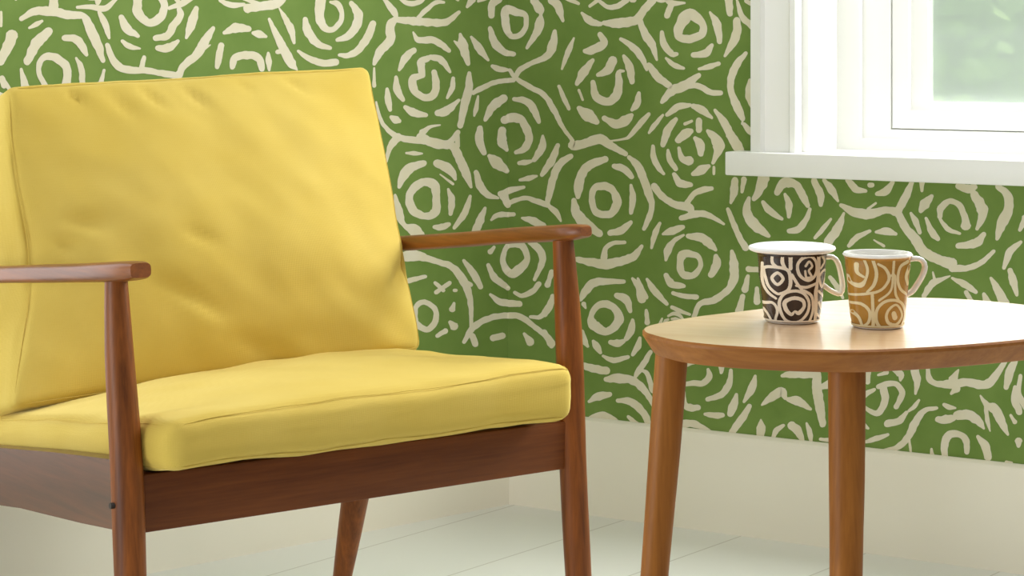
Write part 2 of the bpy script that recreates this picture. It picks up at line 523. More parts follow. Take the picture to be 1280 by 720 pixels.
blk(440, 230, 3.765, """
250,340,50;330,345,35;400,365,28;470,390,32;520,450,40;550,520,32;560,600,22;560,690,16
500,440,20;560,475,20
525,360,16;570,420,35;605,485,25
640,380,18;670,440,32;735,490,25
745,285,30;800,290,35;825,350,28;790,400,45;745,420,40;710,370,28;720,310,24;745,285,30
840,270,30;890,320,38;895,370,30;860,450,18
765,510,15;800,525,22;850,505,28;880,470,28
650,520,14;700,555,32;790,565,30
940,420,14;920,475,30
950,540,20;920,590,35;885,625,22;840,625,16
265,455,28;345,435,18
390,465,18;430,500,20
395,510,22;460,465,20
485,500,20
340,555,25;390,590,25;390,650,30;350,685,28;300,650,30;300,580,25;340,555,25
480,560,12;470,590,30
460,650,18;480,670,42
440,690,25;400,715,20
""")
blk(480, 340, 3.765, """
375,330,18;420,260,30;500,215,28;580,205,28;640,210,30;700,250,25;770,310,25;790,350,22
510,310,30;560,300,28
660,290,14;690,330,40
415,300,30;430,340,30
925,130,20;950,90,38;990,50,40;1060,45,30;1130,45,20
940,150,25;950,170,10
1095,110,28;1140,130,40;1160,185,20
1040,150,35;1090,175,35;1105,230,45;1050,280,35;990,250,50;975,210,28;1000,165,30;1040,150,35
1170,225,16;1165,270,35;1140,315,25
1065,330,22;1100,335,35;1130,325,20
985,325,16;1000,350,35;1020,380,16
930,280,25;940,320,35;960,350,14
1030,395,12;1080,415,28;1150,400,18
1205,310,16;1195,350,32;1170,390,16
1170,30,14;1200,70,35;1215,130,40
1195,30,12;1235,120,22
1235,180,16;1240,240,25
920,435,28;990,455,38;1050,465,35
1045,505,25;1100,500,45;1170,510,38;1220,550,35;1255,600,25;1280,650,20
1255,375,20;1230,420,28;1195,470,28;1180,500,14
1210,460,14;1240,480,25;1265,560,25
965,610,14;1010,585,38;1065,575,22
1100,605,20;1160,610,35;1220,660,35;1250,730,28
930,715,20;960,700,30;1020,675,35;1080,695,30;1110,720,20
1150,680,16;1190,720,30
""")
blk(700, 170, 4, """
80,615,25;150,630,40;230,640,50;310,625,45;370,600,40;410,550,18
345,105,20;390,150,40;420,220,40;445,290,40;460,350,28;445,410,30;420,465,20
470,250,35;510,300,35;570,340,35;640,355,45;660,380,30
635,335,28;670,290,28;710,270,32;760,262,22
605,410,25;680,390,35;740,395,30;820,440,14
500,435,16;475,490,30;458,560,14
465,50,18;470,110,30;495,160,28;520,190,14
540,70,14;550,120,30;580,165,25
570,190,20;600,235,40;655,245,25
595,60,18;610,110,30;650,125,45
665,190,22;710,170,45;745,150,20
770,155,14;770,190,14
850,-10,45;890,50,45;910,70,25
515,490,14;560,475,40;615,455,25
530,620,16;540,570,38;570,525,25;620,495,12
640,500,25;710,510,45;755,545,40;780,570,16
620,590,46;685,600,28;705,645,25;675,690,30;640,700,38;608,680,35;602,630,35;620,590,46
780,600,25;785,640,45;755,695,32
875,220,35;870,280,38;855,335,14
920,215,30;910,280,16
1020,210,60;1000,265,45;970,315,25
840,365,20;865,430,28;900,510,30;930,560,35
945,310,20;935,380,45;970,440,55;1020,480,38;1045,500,20
1015,330,20;1050,375,35;1110,415,18
1125,290,14;1145,340,35;1145,405,18
1085,285,30;1120,235,50;1180,245,40;1215,300,40;1240,350,22
1250,365,18;1230,420,30;1190,465,35;1145,475,25
""")
blk(680, 290, 4, """
515,235,14;550,290,35;615,360,20
640,375,20;680,395,22;730,412,14
940,95,18;950,160,45;950,230,45;920,290,35;850,340,35;780,360,28;750,425,25
610,215,25;640,260,40;700,270,22
645,305,20;700,320,28;765,325,25
1020,220,20;1005,290,35
995,320,25;975,400,40
1020,185,28;1075,188,28
1065,280,20;1065,350,35
40,200,30;15,270,20
45,320,25;5,415,25
0,500,30;40,560,40
""")
blk(960, 200, 4, """
230,100,30;260,170,40;265,225,22
280,100,20;320,150,40;350,205,14
365,225,20;430,260,45;510,270,50;590,250,35;650,260,45
500,245,14;540,215,12
400,100,30;440,145,35;490,155,18
515,125,30
625,110,20;590,155,40;545,170,22
650,255,40;690,180,40;720,110,22
650,265,40;690,340,42;740,400,50;780,460,50;860,500,50;920,520,60
920,540,40;1000,540,30;1070,510,28;1130,455,18
770,110,30;770,155,14
820,180,20;785,220,50;765,255,25
715,265,14;740,310,32;760,365,18
790,290,14;820,360,35;850,395,25
860,285,25;865,240,35;910,205,30;960,230,30;985,290,35;990,330,50
860,295,16;900,345,25;960,368,14
950,130,30;1000,145,45;1035,135,30
1030,170,40;1070,240,55;1070,290,40;1045,345,18
1080,370,25;1040,415,45;950,430,28
1150,130,30;1200,180,40;1200,250,50;1170,320,50;1145,395,18
1290,290,40;1260,350,20
1265,410,18;1210,460,38;1180,540,20
1210,550,25;1225,600,40;1245,675,18
1115,590,16;1150,650,40;1185,720,50
380,265,12;350,340,45;300,410,45
315,295,14;270,350,25;235,390,16
405,430,20;440,390,30;510,355,18
540,360,14;590,355,38;640,370,18
530,400,8;580,430,16
910,580,8;860,600,25;820,620,35;780,680,25
825,560,8;835,610,20
920,590,12;980,620,35;1040,660,22
990,660,22;1020,710,25
1080,670,20;1100,720,45
310,585,20;350,640,28;375,690,14
""")
blk(800, 420, 4.923, """
290,165,45;385,148,14
505,160,55;500,225,22
420,205,20;425,250,42;390,290,38;340,290,35;280,295,28
560,210,22;550,290,40;500,360,42;415,390,28
640,178,14;680,180,20
710,245,18;690,320,50;640,405,18
595,360,22;575,430,55;555,480,40
270,340,20;275,420,35;310,440,45;360,440,35
400,480,20;460,488,40;510,488,30
675,430,30;640,490,45;590,560,45;555,610,35
255,540,50;330,540,45;400,570,28;460,605,14
745,515,12;745,570,55;740,635,35
885,550,20;840,580,35;815,635,20
930,550,50;970,580,55;1000,640,30
1025,535,12;1045,590,35;1055,665,12
750,425,12;800,385,50;870,345,55;895,380,30
910,390,28;970,400,55;1050,450,20
875,245,22;930,235,45;1040,235,50;1090,230,40
1090,230,50;1090,330,60;1105,420,60;1125,545,40
1100,320,25;1180,290,60
1110,635,20;1170,640,28
""")
blk(1040, 430, 4.5, """
205,150,30;200,215,30
260,175,14;310,160,25
340,145,12;385,170,40;385,205,14
465,145,50;480,210,40;470,280,14
260,240,28;310,225,35;360,225,30;395,270,35;380,320,32;360,355,28
290,240,45;300,310,42;270,380,38;230,385,30;175,350,20
175,290,40;240,255,18
490,315,14;465,350,25;430,378,14
420,385,22;380,430,38;310,450,40
170,450,40;205,475,14
315,510,20;240,535,30;175,555,14
590,360,20;520,375,30;470,440,45;430,520,40;370,580,32;290,600,20
435,540,14;445,615,14
560,590,14;565,635,30
540,140,22;550,200,35;600,225,35;680,225,55;760,215,45;840,230,50;890,215,50;940,150,35;980,90,25
680,200,50;712,145,10
670,280,14;700,250,50
1035,85,28;1000,160,50;980,245,30
1030,240,20;1030,310,45;1055,385,35
630,340,20;660,355,30;695,360,12
595,425,35;640,425,50;685,415,35
705,400,55;770,400,55;820,430,50;855,475,14
635,640,35;635,560,42;660,510,45;720,510,35;755,545,38;760,610,28
820,520,20;860,570,50;880,640,40
835,290,10;870,340,35;920,370,55;960,450,45;990,510,14
865,350,20;875,430,25;890,490,8
1005,400,16;1030,440,25
1050,545,45;1050,575,20
980,665,20;1010,670,20
""")

def wall_mesh(plane, side):
    bm = bmesh.new()
    if side == 'right':
        wallbox(bm, plane, -.25, t_open, 0, WH, 0, TH)
        wallbox(bm, plane, WT1, RT, 0, WH, 0, TH)
        wallbox(bm, plane, t_open, WT1, 0, SZ0 + .02, 0, TH)
        wallbox(bm, plane, t_open, WT1, WZ1, WH, 0, TH)
    else:
        wallbox(bm, plane, W2B, 0, 0, WH, 0, TH)
        wallbox(bm, plane, LT, W2A, 0, WH, 0, TH)
        wallbox(bm, plane, W2A, W2B, 0, .19, 0, TH)
        wallbox(bm, plane, W2A, W2B, 2.1, WH, 0, TH)
    k = 0
    for st in WALLPAPER:
        mx = sum(p[0] for p in st) / len(st)
        if (side == 'right') != (mx >= 635): continue
        k += 1; off = -.0004 - (k % 7) * .00002
        def mp(x, y, off=off):
            q = WR if x >= 635 else WL
            t, z = q.tz(x, y); return q.pt(t, z, off)
        ribbon(bm, st, mp, 1, 2.0, .22)
    # the print carries on where the photograph does not show it
    s = .157; row = 0; rnd = random.Random(11 if side == 'right' else 12)
    z = .03; spots = []
    while z < WH - .02:
        t = (LT if side == 'left' else 0) + .08 + (row % 2) * s / 2
        while t < (0 if side == 'left' else RT) - .05:
            tt, zz = t + rnd.uniform(-.015, .015), z + rnd.uniform(-.015, .015)
            t += s
            x, y = proj(plane.pt(tt, zz)); 
            if plane.pt(tt, zz).y < .2: continue
            seen = -18 < x < 1300 and -22 < y < 760
            hidden = (x < 425 and y > 160) or (x < 640 and y > 500)
            if seen and not hidden: continue
            if side == 'right' and t_open - .19 < tt < WT1 + .19 and SZ0 - .06 < zz < WZ1 + .15: continue
            if zz < .19: continue
            if side == 'left' and W2A - .10 < tt < W2B + .10 and zz < 2.2: continue
            spots.append((tt, zz, 1.0))
        z += s * .87; row += 1
    if side == 'right':                         # small blooms on the strip behind the table top
        for i in range(9): 
            a_, b_ = plane.tz(842 + i * 54, 416 + (i % 2) * 6); spots.append((a_, b_, .42))
    if True:
        for tt, zz, q_ in spots:
            k += 1; off = -.0004 - (k % 7) * .00002
            mp = lambda a, b, off=off: plane.pt(a, b, off)
            ph = rnd.random() * 6.28
            def arc(r, a0, a1, w):
                r *= q_; w *= q_ ** .5
                n = max(3, int((a1 - a0) / .45)); pts = []
                for i in range(n + 1):
                    a = a0 + (a1 - a0) * i / n; rr = r * (1 + rnd.uniform(-.06, .06))
                    ww = w * (.4 + .6 * math.sin(math.pi * (i + .3) / (n + .6))) * rnd.uniform(.8, 1.2)
                    pts.append((tt + rr * math.cos(a) * .92, zz + rr * math.sin(a), ww))
                ribbon(bm, pts, mp, 1, .004, .15)
            arc(.020, ph, ph + 5.9, .011)
            for (r, cnt, w) in ((.042, 4, .011), (.060, 5, .010), (.078, 4, .010)):
                a = ph + rnd.random()
                for i in range(cnt):
                    da = 6.28 / cnt; arc(r, a, a + da * rnd.uniform(.55, .85), w); a += da
    return bm
obj('wall_left', wall_mesh(WL, 'left'), ['green', 'cream'], None, False, True)
obj('wall_right', wall_mesh(WR, 'right'), ['green', 'cream'], None, False, True)

bm = bmesh.new()
e1, e2, e3 = WR.pt(RT, 0, .12), WR.pt(0, 0, .12), WL.pt(LT, 0, .12)
fl = [Vector(p) for p in ((-3.2, -.6, 0), (3.2, -.6, 0), (3.2, e1.y, 0), tuple(e1), tuple(e2), tuple(e3), (-3.2, e3.y, 0))]
prism(bm, fl, [p - Vector((0, 0, .1)) for p in fl])
obj('floor', bm, 'floor', None, False, True)

def skirting(name, P, t0, t1):
    bm = bmesh.new(); prof = [(0, 0), (-.018, 0), (-.018, .160), (-.015, .168), (-.009, .172), (0, .172)]
    prism(bm, [P.pt(t0, z, o) for o, z in prof], [P.pt(t1, z, o) for o, z in prof])
    return obj(name, bm, 'skirt', None, True, True)
skirting('baseboard_left', WL, LT, .009); skirting('baseboard_right', WR, .009, RT)

# window: casing, frame, sash, pane, sill
def T(px, off): return WR.tz(px, 100, off)[0]
bm = bmesh.new()
tc0 = T(945, 0)
prof = [(tc0, 0), (tc0, -.022), (tc0 + .020, -.026), (tc0 + .024, -.017), (T(986, -.017), -.017), (T(990, -.017), -.027), (T(996, -.02), -.027), (T(997.5, -.02), -.019), (t_open, -.016), (t_open, 0)]
prism(bm, [WR.pt(t, SZ1, o) for t, o in prof], [WR.pt(t, WZ1 + .08, o) for t, o in prof])
m_ = WT1 + t_open
prism(bm, [WR.pt(m_ - t, SZ1, o) for t, o in prof], [WR.pt(m_ - t, WZ1 + .08, o) for t, o in prof])
wallbox(bm, WR, tc0, m_ - tc0, WZ1, WZ1 + .10, -.024, 0)
obj('trim_1', bm, 'white', None, True, True, 20)

win = bpy.data.objects.new('window_1', None); C.objects.link(win); win.location = WR.pt(t_open, SZ1, 0); win['kind'] = 'structure'
D1 = .135                                             # depth of the reveal
def ring(bm, t0, t1, z0, z1, wl, wb, o0, o1):
    wallbox(bm, WR, t0, t0 + wl, z0, z1, o0, o1); wallbox(bm, WR, t1 - wl, t1, z0, z1, o0, o1)
    wallbox(bm, WR, t0 + wl, t1 - wl, z0, z0 + wb, o0, o1); wallbox(bm, WR, t0 + wl, t1 - wl, z1 - wb, z1, o0, o1)
bm = bmesh.new()                                      # reveal lining boards
wallbox(bm, WR, t_open - .001, t_open + .012, SZ1, WZ1, -.001, TH)
wallbox(bm, WR, WT1 - .012, WT1 + .001, SZ1, WZ1, -.001, TH)
wallbox(bm, WR, t_open, WT1, WZ1 - .012, WZ1 + .001, -.001, TH)
obj('window_reveal', bm, 'white', win, False)
bm = bmesh.new()
f0, f1 = t_open + .012, WT1 - .012
tA = T(1113, D1)                                       # where frame meets sash
ring(bm, f0, f1, SZ1, WZ1 - .012, tA - f0, .036, D1, D1 + .06)
ring(bm, f0, f1, SZ1, WZ1 - .012, (tA - f0) * .45, .020, D1 - .012, D1)
obj('window_frame', bm, 'white', win, False)
bm = bmesh.new()
tG = T(1160, D1 + .02)
s0, s1, sz0, sz1 = tA + .002, m_ - tA - .002, SZ1 + .038, WZ1 - .012 - .038
ring(bm, s0, s1, sz0, sz1, (tG - s0) * .5, .030, D1 + .004, D1 + .045)
ring(bm, s0 + (tG - s0) * .5, s1 - (tG - s0) * .5, sz0 + .030, sz1 - .030, (tG - s0) * .5, .016, D1 + .018, D1 + .045)
obj('window_sash', bm, 'white', win, False)
bm = bmesh.new()
wallbox(bm, WR, tG - .004, m_ - tG + .004, sz0 + .044, sz1 - .044, D1 + .028, D1 + .032)
obj('window_pane', bm, 'pane', win, False)
bm = bmesh.new()
tS = WR.tz(906, 205, -.055)[0]
wallbox(bm, WR, tS, m_ - tS, SZ0, SZ1, -.055, 0)
wallbox(bm, WR, t_open, WT1, SZ0, SZ1, 0, D1 + .06)
bmesh.ops.remove_doubles(bm, verts=bm.verts, dist=1e-5)
bevel(bm, .003, 2, [e for e in bm.edges if len(e.link_faces) == 2 and e.calc_face_angle() > .5])
sill = obj('window_sill', bm, 'white', win)

# window added out of view in the left wall to light the room
added_win = bpy.data.objects.new('added_window', None); C.objects.link(added_win); added_win.location = WL.pt(W2A, .19, 0); added_win['kind'] = 'structure'
bm = bmesh.new()
def ringL(t0, t1, z0, z1, w, o0, o1):
    wallbox(bm, WL, t0, t0 + w, z0, z1, o0, o1); wallbox(bm, WL, t1 - w, t1, z0, z1, o0, o1)
    wallbox(bm, WL, t0 + w, t1 - w, z0, z0 + w, o0, o1); wallbox(bm, WL, t0 + w, t1 - w, z1 - w, z1, o0, o1)
ringL(W2A - .06, W2B + .06, .175, 2.16, .06, -.02, .001)
ringL(W2A, W2B, .19, 2.1, .05, .06, .12)
obj('window_frame', bm, 'white', added_win, False)
bm = bmesh.new(); wallbox(bm, WL, W2A + .05, W2B - .05, .24, 2.05, .088, .092); obj('window_pane', bm, 'clear', added_win, False)

# ------------------------------------------------------------------ outside: shrubs beyond the glass
def shrub(name, label, centre, rad, n, size, mt, mb, stems):
    base = Vector((centre.x, centre.y, 0))
    r = empty(name, base, label, 'shrub')
    bm = bmesh.new(); rnd = random.Random(len(label))
    clusters = [Vector((rnd.gauss(0, .5) * rad[0], rnd.gauss(0, .5) * rad[0], rnd.uniform(-1, 1) * rad[1])) for _ in range(60)]
    for i in range(n):
        c = rnd.choice(clusters)
        p = centre + c + Vector((rnd.gauss(0, .09), rnd.gauss(0, .09), rnd.gauss(0, .09)))
        d = Vector((rnd.gauss(0, 1), rnd.gauss(0, 1), rnd.gauss(-.4, .8))).normalized()
        s = d.cross(Vector((rnd.gauss(0, 1), rnd.gauss(0, 1), rnd.gauss(0, 1)))).normalized(); u = d.cross(s)
        L = size * rnd.uniform(.6, 1.3); w = L * .26
        q = [p, p + d * L * .3 + s * w + u * L * .04, p + d * L * .7 + s * w * .8, p + d * L - u * L * .1, p + d * L * .7 - s * w * .8, p + d * L * .3 - s * w + u * L * .04]
        v = [bm.verts.new(a) for a in q]; bm.faces.new((v[0], v[1], v[2], v[3])); bm.faces.new((v[0], v[3], v[4], v[5]))
    obj('foliage', bm, mt, r, False)
    bm = bmesh.new()
    for i, (dx, dy, ht) in enumerate(stems):
        pth = [base, base + Vector((dx * .3, dy * .3, ht * .4)), base + Vector((dx, dy, ht))]
        sweep(bm, pth, [(.02, .02), (.013, .013), (.006, .006)], (1, 0, 0), 8, 2, .05)
    obj('stem', bm, mb, r)
n2 = WR.n
def outp(px, py, off): 
    return WR.hit(px, py, off)
shrub('leafy_shrub', 'light green leafy shrub seen through the hazy window pane', outp(1262, 20, 1.0), (.34, .42), 7000, .055, 'leaf', 'bark', [(-.1, .1, .9), (.2, .0, 1.1), (.0, -.2, 1.0)])
shrub('garden_shrub', 'pale blurred shrub farther off behind the light green leaves', outp(1215, 90, 3.3), (1.3, 1.0), 20000, .09, 'leaf2', 'bark', [(-.3, .1, 1.2), (.4, .0, 1.4)])
bm = bmesh.new()
g = [WR.pt(-2, -.12, .3), WR.pt(9, -.12, .3), WR.pt(9, -.12, 9), WR.pt(-2, -.12, 9)]
prism(bm, g, [p - Vector((0, 0, .1)) for p in g])
M['lawn'] = simple('lawn', srgb(90, 120, 60), srgb(125, 150, 85), 30, .9)
obj('ground', bm, 'lawn', None, False, True)

# ------------------------------------------------------------------ armchair
O = Vector(((163 - 640) / F * 2.37 + .004, 2.37, 0))
U = Vector((math.cos(CA), math.sin(CA), 0)); V = Vector((-math.sin(CA), math.cos(CA), 0)); Z = Vector((0, 0, 1))
def cp(u, v, z): return O + U * u + V * v + Z * z
def P(px, py, v=None, u=None):
    x = (px - 640) / F; ax = V if v is not None else U; c = v if v is not None else u
    Y = (c + O.dot(ax)) / (x * ax.x + ax.y); return atY(px, py, Y)
def uvz(p): d = p - O; return d.dot(U), d.dot(V), p.z
chair = empty('armchair', cp(.33, .28, 0), 'wooden armchair with plump yellow seat and back cushions', 'armchair')

def leg(name, path, rad, mt='chair_v', parent=chair):
    bm = bmesh.new(); sweep(bm, path, [(r, r) for r in rad], (1, 0, 0), 24, 2.1, .03)
    return obj(name, bm, mt, parent, True, angle=50)
def px_leg(rows, vtop, vbot, parent=chair):
    """rows = [(px centre, py, px width)], v interpolated down the leg; continued to the floor"""
    pts = []; rad = []
    y0, y1 = rows[0][1], rows[-1][1]
    for cx_, y, w in rows:
        v = vtop + (vbot - vtop) * (y - y0) / (y1 - y0)
        p = P(cx_, y, v=v); pts.append(p); rad.append(w * p.y / F / 2)
    a, b = pts[-2], pts[-1]; d = (b - a) / (b.z - a.z) if abs(b.z - a.z) > 1e-6 else Vector((0, 0, 1))
    pts.append(b + d * (0 - b.z)); rad.append(rad[-1] * .82)
    return pts, rad
lp, lr = px_leg([(145, 345, 28), (149, 440, 36), (158, 580, 41), (163, 720, 40)], .045, .012)
left_leg = leg('front_leg', lp, lr)
rp, rr = px_leg([(703.5, 296, 26), (711, 420, 34), (716.5, 590, 34), (723, 720, 33)], .045, .012)
right_leg = leg('front_leg', rp, rr)
uR = uvz(rp[1])[0]; uL = uvz(lp[1])[0]
# rear legs
a = P(443, 628, u=uR - .02); b = P(428, 720, u=uR - .02)
d = (b - a) / (b.z - a.z); foot = b - d * b.z; up = a + d * (.28 - a.z)
ua, va, za = uvz(up)
for uu in (uR - .02, uL + .02):
    fu, fv, fz = uvz(foot)
    leg('rear_leg', [cp(uu, va + .09, .545), cp(uu, va + .03, .40), cp(uu, va, .28), cp(uu, uvz(a)[1], a.z), cp(uu, fv, 0)], [.013, .018, .0215, .0205, .0135])
# arms
def arm(px_rows, uu, nm='armrest'):
    pts = []; sec = []
    for px, py, hw, ht in px_rows:
        pts.append(P(px, py, u=uu)); sec.append((hw, ht))
    a, b = pts[-2], pts[-1]; d = (b - a).normalized()
    end = va + .125
    k = (end - uvz(b)[1]) / d.dot(V)
    pts.append(b + d * k); sec.append((.017, .010))
    bm = bmesh.new(); sweep(bm, pts, sec, U, 28, 3.6, .015)
    bmesh.ops.bevel(bm, geom=[e for e in bm.edges if len(e.link_faces) == 2 and e.calc_face_angle() > 1.2], offset=.004, segments=2, affect='EDGES')
    return obj(nm, bm, 'chair_a', chair, True, angle=50)
arm([(176, 338.0, .013, .0085), (170, 338.4, .018, .0105), (160, 339, .021, .0115), (140, 339.6, .023, .0115), (100, 341, .022, .011), (50, 342, .021, .011), (0, 343, .020, .0105)], uL)
arm([(733, 289.0, .009, .0065), (726, 289.5, .019, .009), (712, 290.5, .022, .011), (690, 292, .022, .0112), (640, 294.5, .021, .011), (580, 299.5, .020, .011), (500, 304.5, .018, .0112)], uR)
# front rail
v_r = .030
def rail_front():
    bm = bmesh.new()
    zb0 = P(185, 666, v=v_r - .011).z; zb1 = P(698, 588, v=v_r - .011).z
    zt0 = zb0 + .068; zt1 = P(690, 530, v=v_r - .011).z
    zt0 = max(zt0, zt1)
    ua_, ub_ = uL, uR
    A = [cp(ua_, v_r - .011, zb0), cp(ub_, v_r - .011, zb1), cp(ub_, v_r - .011, zt1), cp(ua_, v_r - .011, zt0)]
    prism(bm, A, [p + V * .022 for p in A]); bevel(bm, .003)
    return obj('front_rail', bm, 'chair_u', chair), zb0, zt0
_, zb0, zt0 = rail_front()
# side rails, traced on the outer face of the left one
def rail_side(uu):
    top = [(134, 574), (112, 571), (62, 565), (0, 560)]; bot = [(139, 662), (100, 654), (50, 641), (25, 635.5), (0, 632)]
    ut = uL - .012
    tp = [uvz(P(x, y, u=ut))[1:] for x, y in top]; bt = [uvz(P(x, y, u=ut))[1:] for x, y in bot]
    tp = [(v_r, tp[0][1])] + tp; bt = [(v_r, bt[0][1])] + bt
    e = va + .005
    f = lambda a, b, t: (t, a[1] + (b[1] - a[1]) * (t - a[0]) / (b[0] - a[0]))
    tp.append(f(tp[-2], tp[-1], e)); bt.append(f(bt[-3], bt[-1], e))
    poly = tp + bt[::-1]
    bm = bmesh.new()
    prism(bm, [cp(uu - .011, v, z) for v, z in poly], [cp(uu + .011, v, z) for v, z in poly])
    bmesh.ops.triangulate(bm, faces=[f for f in bm.faces if len(f.verts) > 4])
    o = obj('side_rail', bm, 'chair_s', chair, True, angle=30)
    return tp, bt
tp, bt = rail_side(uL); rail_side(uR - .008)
# rear rail and seat webbing
bm = bmesh.new(); zr0, zr1 = bt[-1][1] - .0, tp[-1][1] - .01
A = [cp(uL, va - .012, zr0), cp(uR, va - .012, zr0), cp(uR, va - .012, zr1), cp(uL, va - .012, zr1)]
prism(bm, A, [p + V * .022 for p in A]); bevel(bm, .003); obj('rear_rail', bm, 'chair_u', chair)
for i in range(6):
    u0 = uL + .06 + i * (uR - uL - .16) / 5
    bm = bmesh.new(); A = [cp(u0, v_r, zt0 - .012), cp(u0 + .045, v_r, zt0 - .012), cp(u0 + .045, va, zr1 - .012), cp(u0, va, zr1 - .012)]
    prism(bm, A, [p - Z * .003 for p in A]); obj('seat_strap', bm, 'strap', chair, False)
# reclined back frame behind the cushion
def backpt(u, k, off=0): return cp(u, va + .055 + k * .16 + off, .33 + k * .36)
for uu in (uL + .075, uR - .075):
    bm = bmesh.new(); sweep(bm, [backpt(uu, -.15), backpt(uu, .5), backpt(uu, 1.0)], [(.013, .011)] * 3, U, 16, 4, .05); obj('back_post', bm, 'chair_v', chair)
for k in (.12, .4, .68, .96):
    bm = bmesh.new(); A = [backpt(uL + .075, k - .055, -.006), backpt(uR - .075, k - .055, -.006), backpt(uR - .075, k + .055, -.006), backpt(uL + .075, k + .055, -.006)]
    prism(bm, A, [p + V * .012 for p in A]); bevel(bm, .002); obj('back_slat', bm, 'chair_u', chair)
# screw on the left front leg
bm = bmesh.new(); q = P(141.5, 632, v=.018)
sweep(bm, [q - U * .004, q + U * .003], [(.0035, .0035)] * 2, V, 14, 2, .01); obj('screw', bm, 'metal', chair)

# cushions ----------------------------------------------------------
def cushion(name, corner, dims, r, crown, n, wr, seams, creases=(), sag=None, edge_bow=0):
    """corner[(a,b,c)] world corners for a,b,c = -1/1 ; dims full sizes; crown (a, b, c+, c-) bulges; creases = [(a0,b0,a1,b1,depth,width)] on the +c face"""
    hx, hy, hz = [q / 2 for q in dims]
    def warp(p):
        a, b, c = p[0] / hx, p[1] / hy, p[2] / hz
        out = Vector((0, 0, 0))
        for i in (-1, 1):
            for j in (-1, 1):
                for k in (-1, 1): out += corner[(i, j, k)] * ((1 + i * a) * (1 + j * b) * (1 + k * c) / 8)
        return out
    ex = (corner[(1, 0, 0)] if (1, 0, 0) in corner else corner[(1, -1, 1)] - corner[(-1, -1, 1)]).normalized()
    ey = (corner[(-1, 1, 1)] - corner[(-1, -1, 1)]).normalized(); ez = ex.cross(ey)
    if ez.dot(corner[(-1, -1, 1)] - corner[(-1, -1, -1)]) < 0: ez = -ez
    def shape(p):
        x, y, z = p; a, b, c = x / hx, y / hy, z / hz
        q = Vector((max(-hx + r, min(hx - r, x)), max(-hy + r, min(hy - r, y)), max(-hz + r, min(hz - r, z))))
        d = Vector((x, y, z)) - q
        if d.length > 1e-9: q = q + d.normalized() * min(d.length, r) if max(abs(a), abs(b), abs(c)) < .9999 or True else q
        w = warp(q)
        fa = 1 - abs(a) ** 2.6; fb = (1 - abs(b) ** 2.6) if sag is None else sag(b); fc = 1 - abs(c) ** 2
        w += ez * max(0, c) * crown[2] * fa * fb - ez * max(0, -c) * crown[3] * fa * fb
        w += ey * b * abs(b) * crown[1] * fa * fc + ex * a * abs(a) * crown[0] * fb * fc
        w += ez * (wr * noise.noise(Vector((a * 2.2, b * 2.0, c * 3 + 7))) + wr * .45 * noise.noise(Vector((a * 6 + b * 3, b * 4, c * 5))))
        if edge_bow: w += ex * edge_bow * math.exp(-((b + .2) / .55) ** 2) * max(0, -a) ** 3 * max(0, (1 + c) / 2)
        if c > .9:
            for a0, b0, a1, b1, dp, wd in creases:
                dx, dy = (a1 - a0) * hx, (b1 - b0) * hy; px, py = (a - a0) * hx, (b - b0) * hy
                L2 = dx * dx + dy * dy; t = max(0, min(1, (px * dx + py * dy) / L2)); L = math.sqrt(L2)
                s = (px * dy - py * dx) / L; dd = math.hypot(px - t * dx, py - t * dy)
                env = math.exp(-(dd / wd) ** 2) * (math.sin(math.pi * min(1, max(0, t * .8 + .1))))
                w += ez * (-dp * env + dp * .8 * env * (s / wd) * 1.2)
        return w
    bm = bmesh.new(); vs = {}
    nx, ny, nz = n
    def gridvals(k, h):                         # denser close to the edges
        out = [-h, -h + r * .3, -h + r * .65]
        for i in range(k + 1): out.append(-h + r + (2 * h - 2 * r) * i / k)
        return out + [h - r * .65, h - r * .3, h]
    X, Y_, Z_ = gridvals(nx, hx), gridvals(ny, hy), gridvals(nz, hz)
    def vert(i, j, k):
        key = (i, j, k)
        if key not in vs: vs[key] = bm.verts.new(shape((X[i], Y_[j], Z_[k])))
        return vs[key]
    I, J, Kk = len(X) - 1, len(Y_) - 1, len(Z_) - 1
    for i in range(I):
        for j in range(J):
            for k in (0, Kk): bm.faces.new([vert(i, j, k), vert(i + 1, j, k), vert(i + 1, j + 1, k), vert(i, j + 1, k)])
    for i in range(I):
        for k in range(Kk):
            for j in (0, J): bm.faces.new([vert(i, j, k), vert(i + 1, j, k), vert(i + 1, j, k + 1), vert(i, j, k + 1)])
    for j in range(J):
        for k in range(Kk):
            for i in (0, I): bm.faces.new([vert(i, j, k), vert(i, j + 1, k), vert(i, j + 1, k + 1), vert(i, j, k + 1)])
    o = obj(name, bm, 'fabric', chair, True, angle=180)
    # stitched seams that run round both faces
    for cz in seams:
        bm = bmesh.new(); pts = []
        e = .29 * r
        m = 40
        loop = [(-hx + e + (2 * hx - 2 * e) * i / m, -hy + e) for i in range(m)] + [(hx - e, -hy + e + (2 * hy - 2 * e) * i / m) for i in range(m)] + \
               [(hx - e - (2 * hx - 2 * e) * i / m, hy - e) for i in range(m)] + [(-hx + e, hy - e - (2 * hy - 2 * e) * i / m) for i in range(m)]
        c3 = [shape((x, y, cz * (hz - e))) for x, y in loop]
        cen = sum(c3, Vector()) / len(c3)
        rings = []
        for i, p in enumerate(c3):
            t = (c3[(i + 1) % len(c3)] - c3[i - 1]).normalized(); s = ez; u = t.cross(s).normalized(); s = u.cross(t)
            rings.append([bm.verts.new(p + (u * math.cos(q) + s * math.sin(q)) * .0006) for q in [j * math.pi / 3 for j in range(6)]])
        for i in range(len(rings)):
            A, B = rings[i], rings[(i + 1) % len(rings)]
            for j in range(6): bm.faces.new((A[j], A[(j + 1) % 6], B[(j + 1) % 6], B[j]))
        obj('seam', bm, 'fabric', o)
    return o
uc0, uc1 = uL + .022, uvz(P(721, 480, v=-.05))[0]
zf = lambda px, py: P(px, py, v=-.05).z
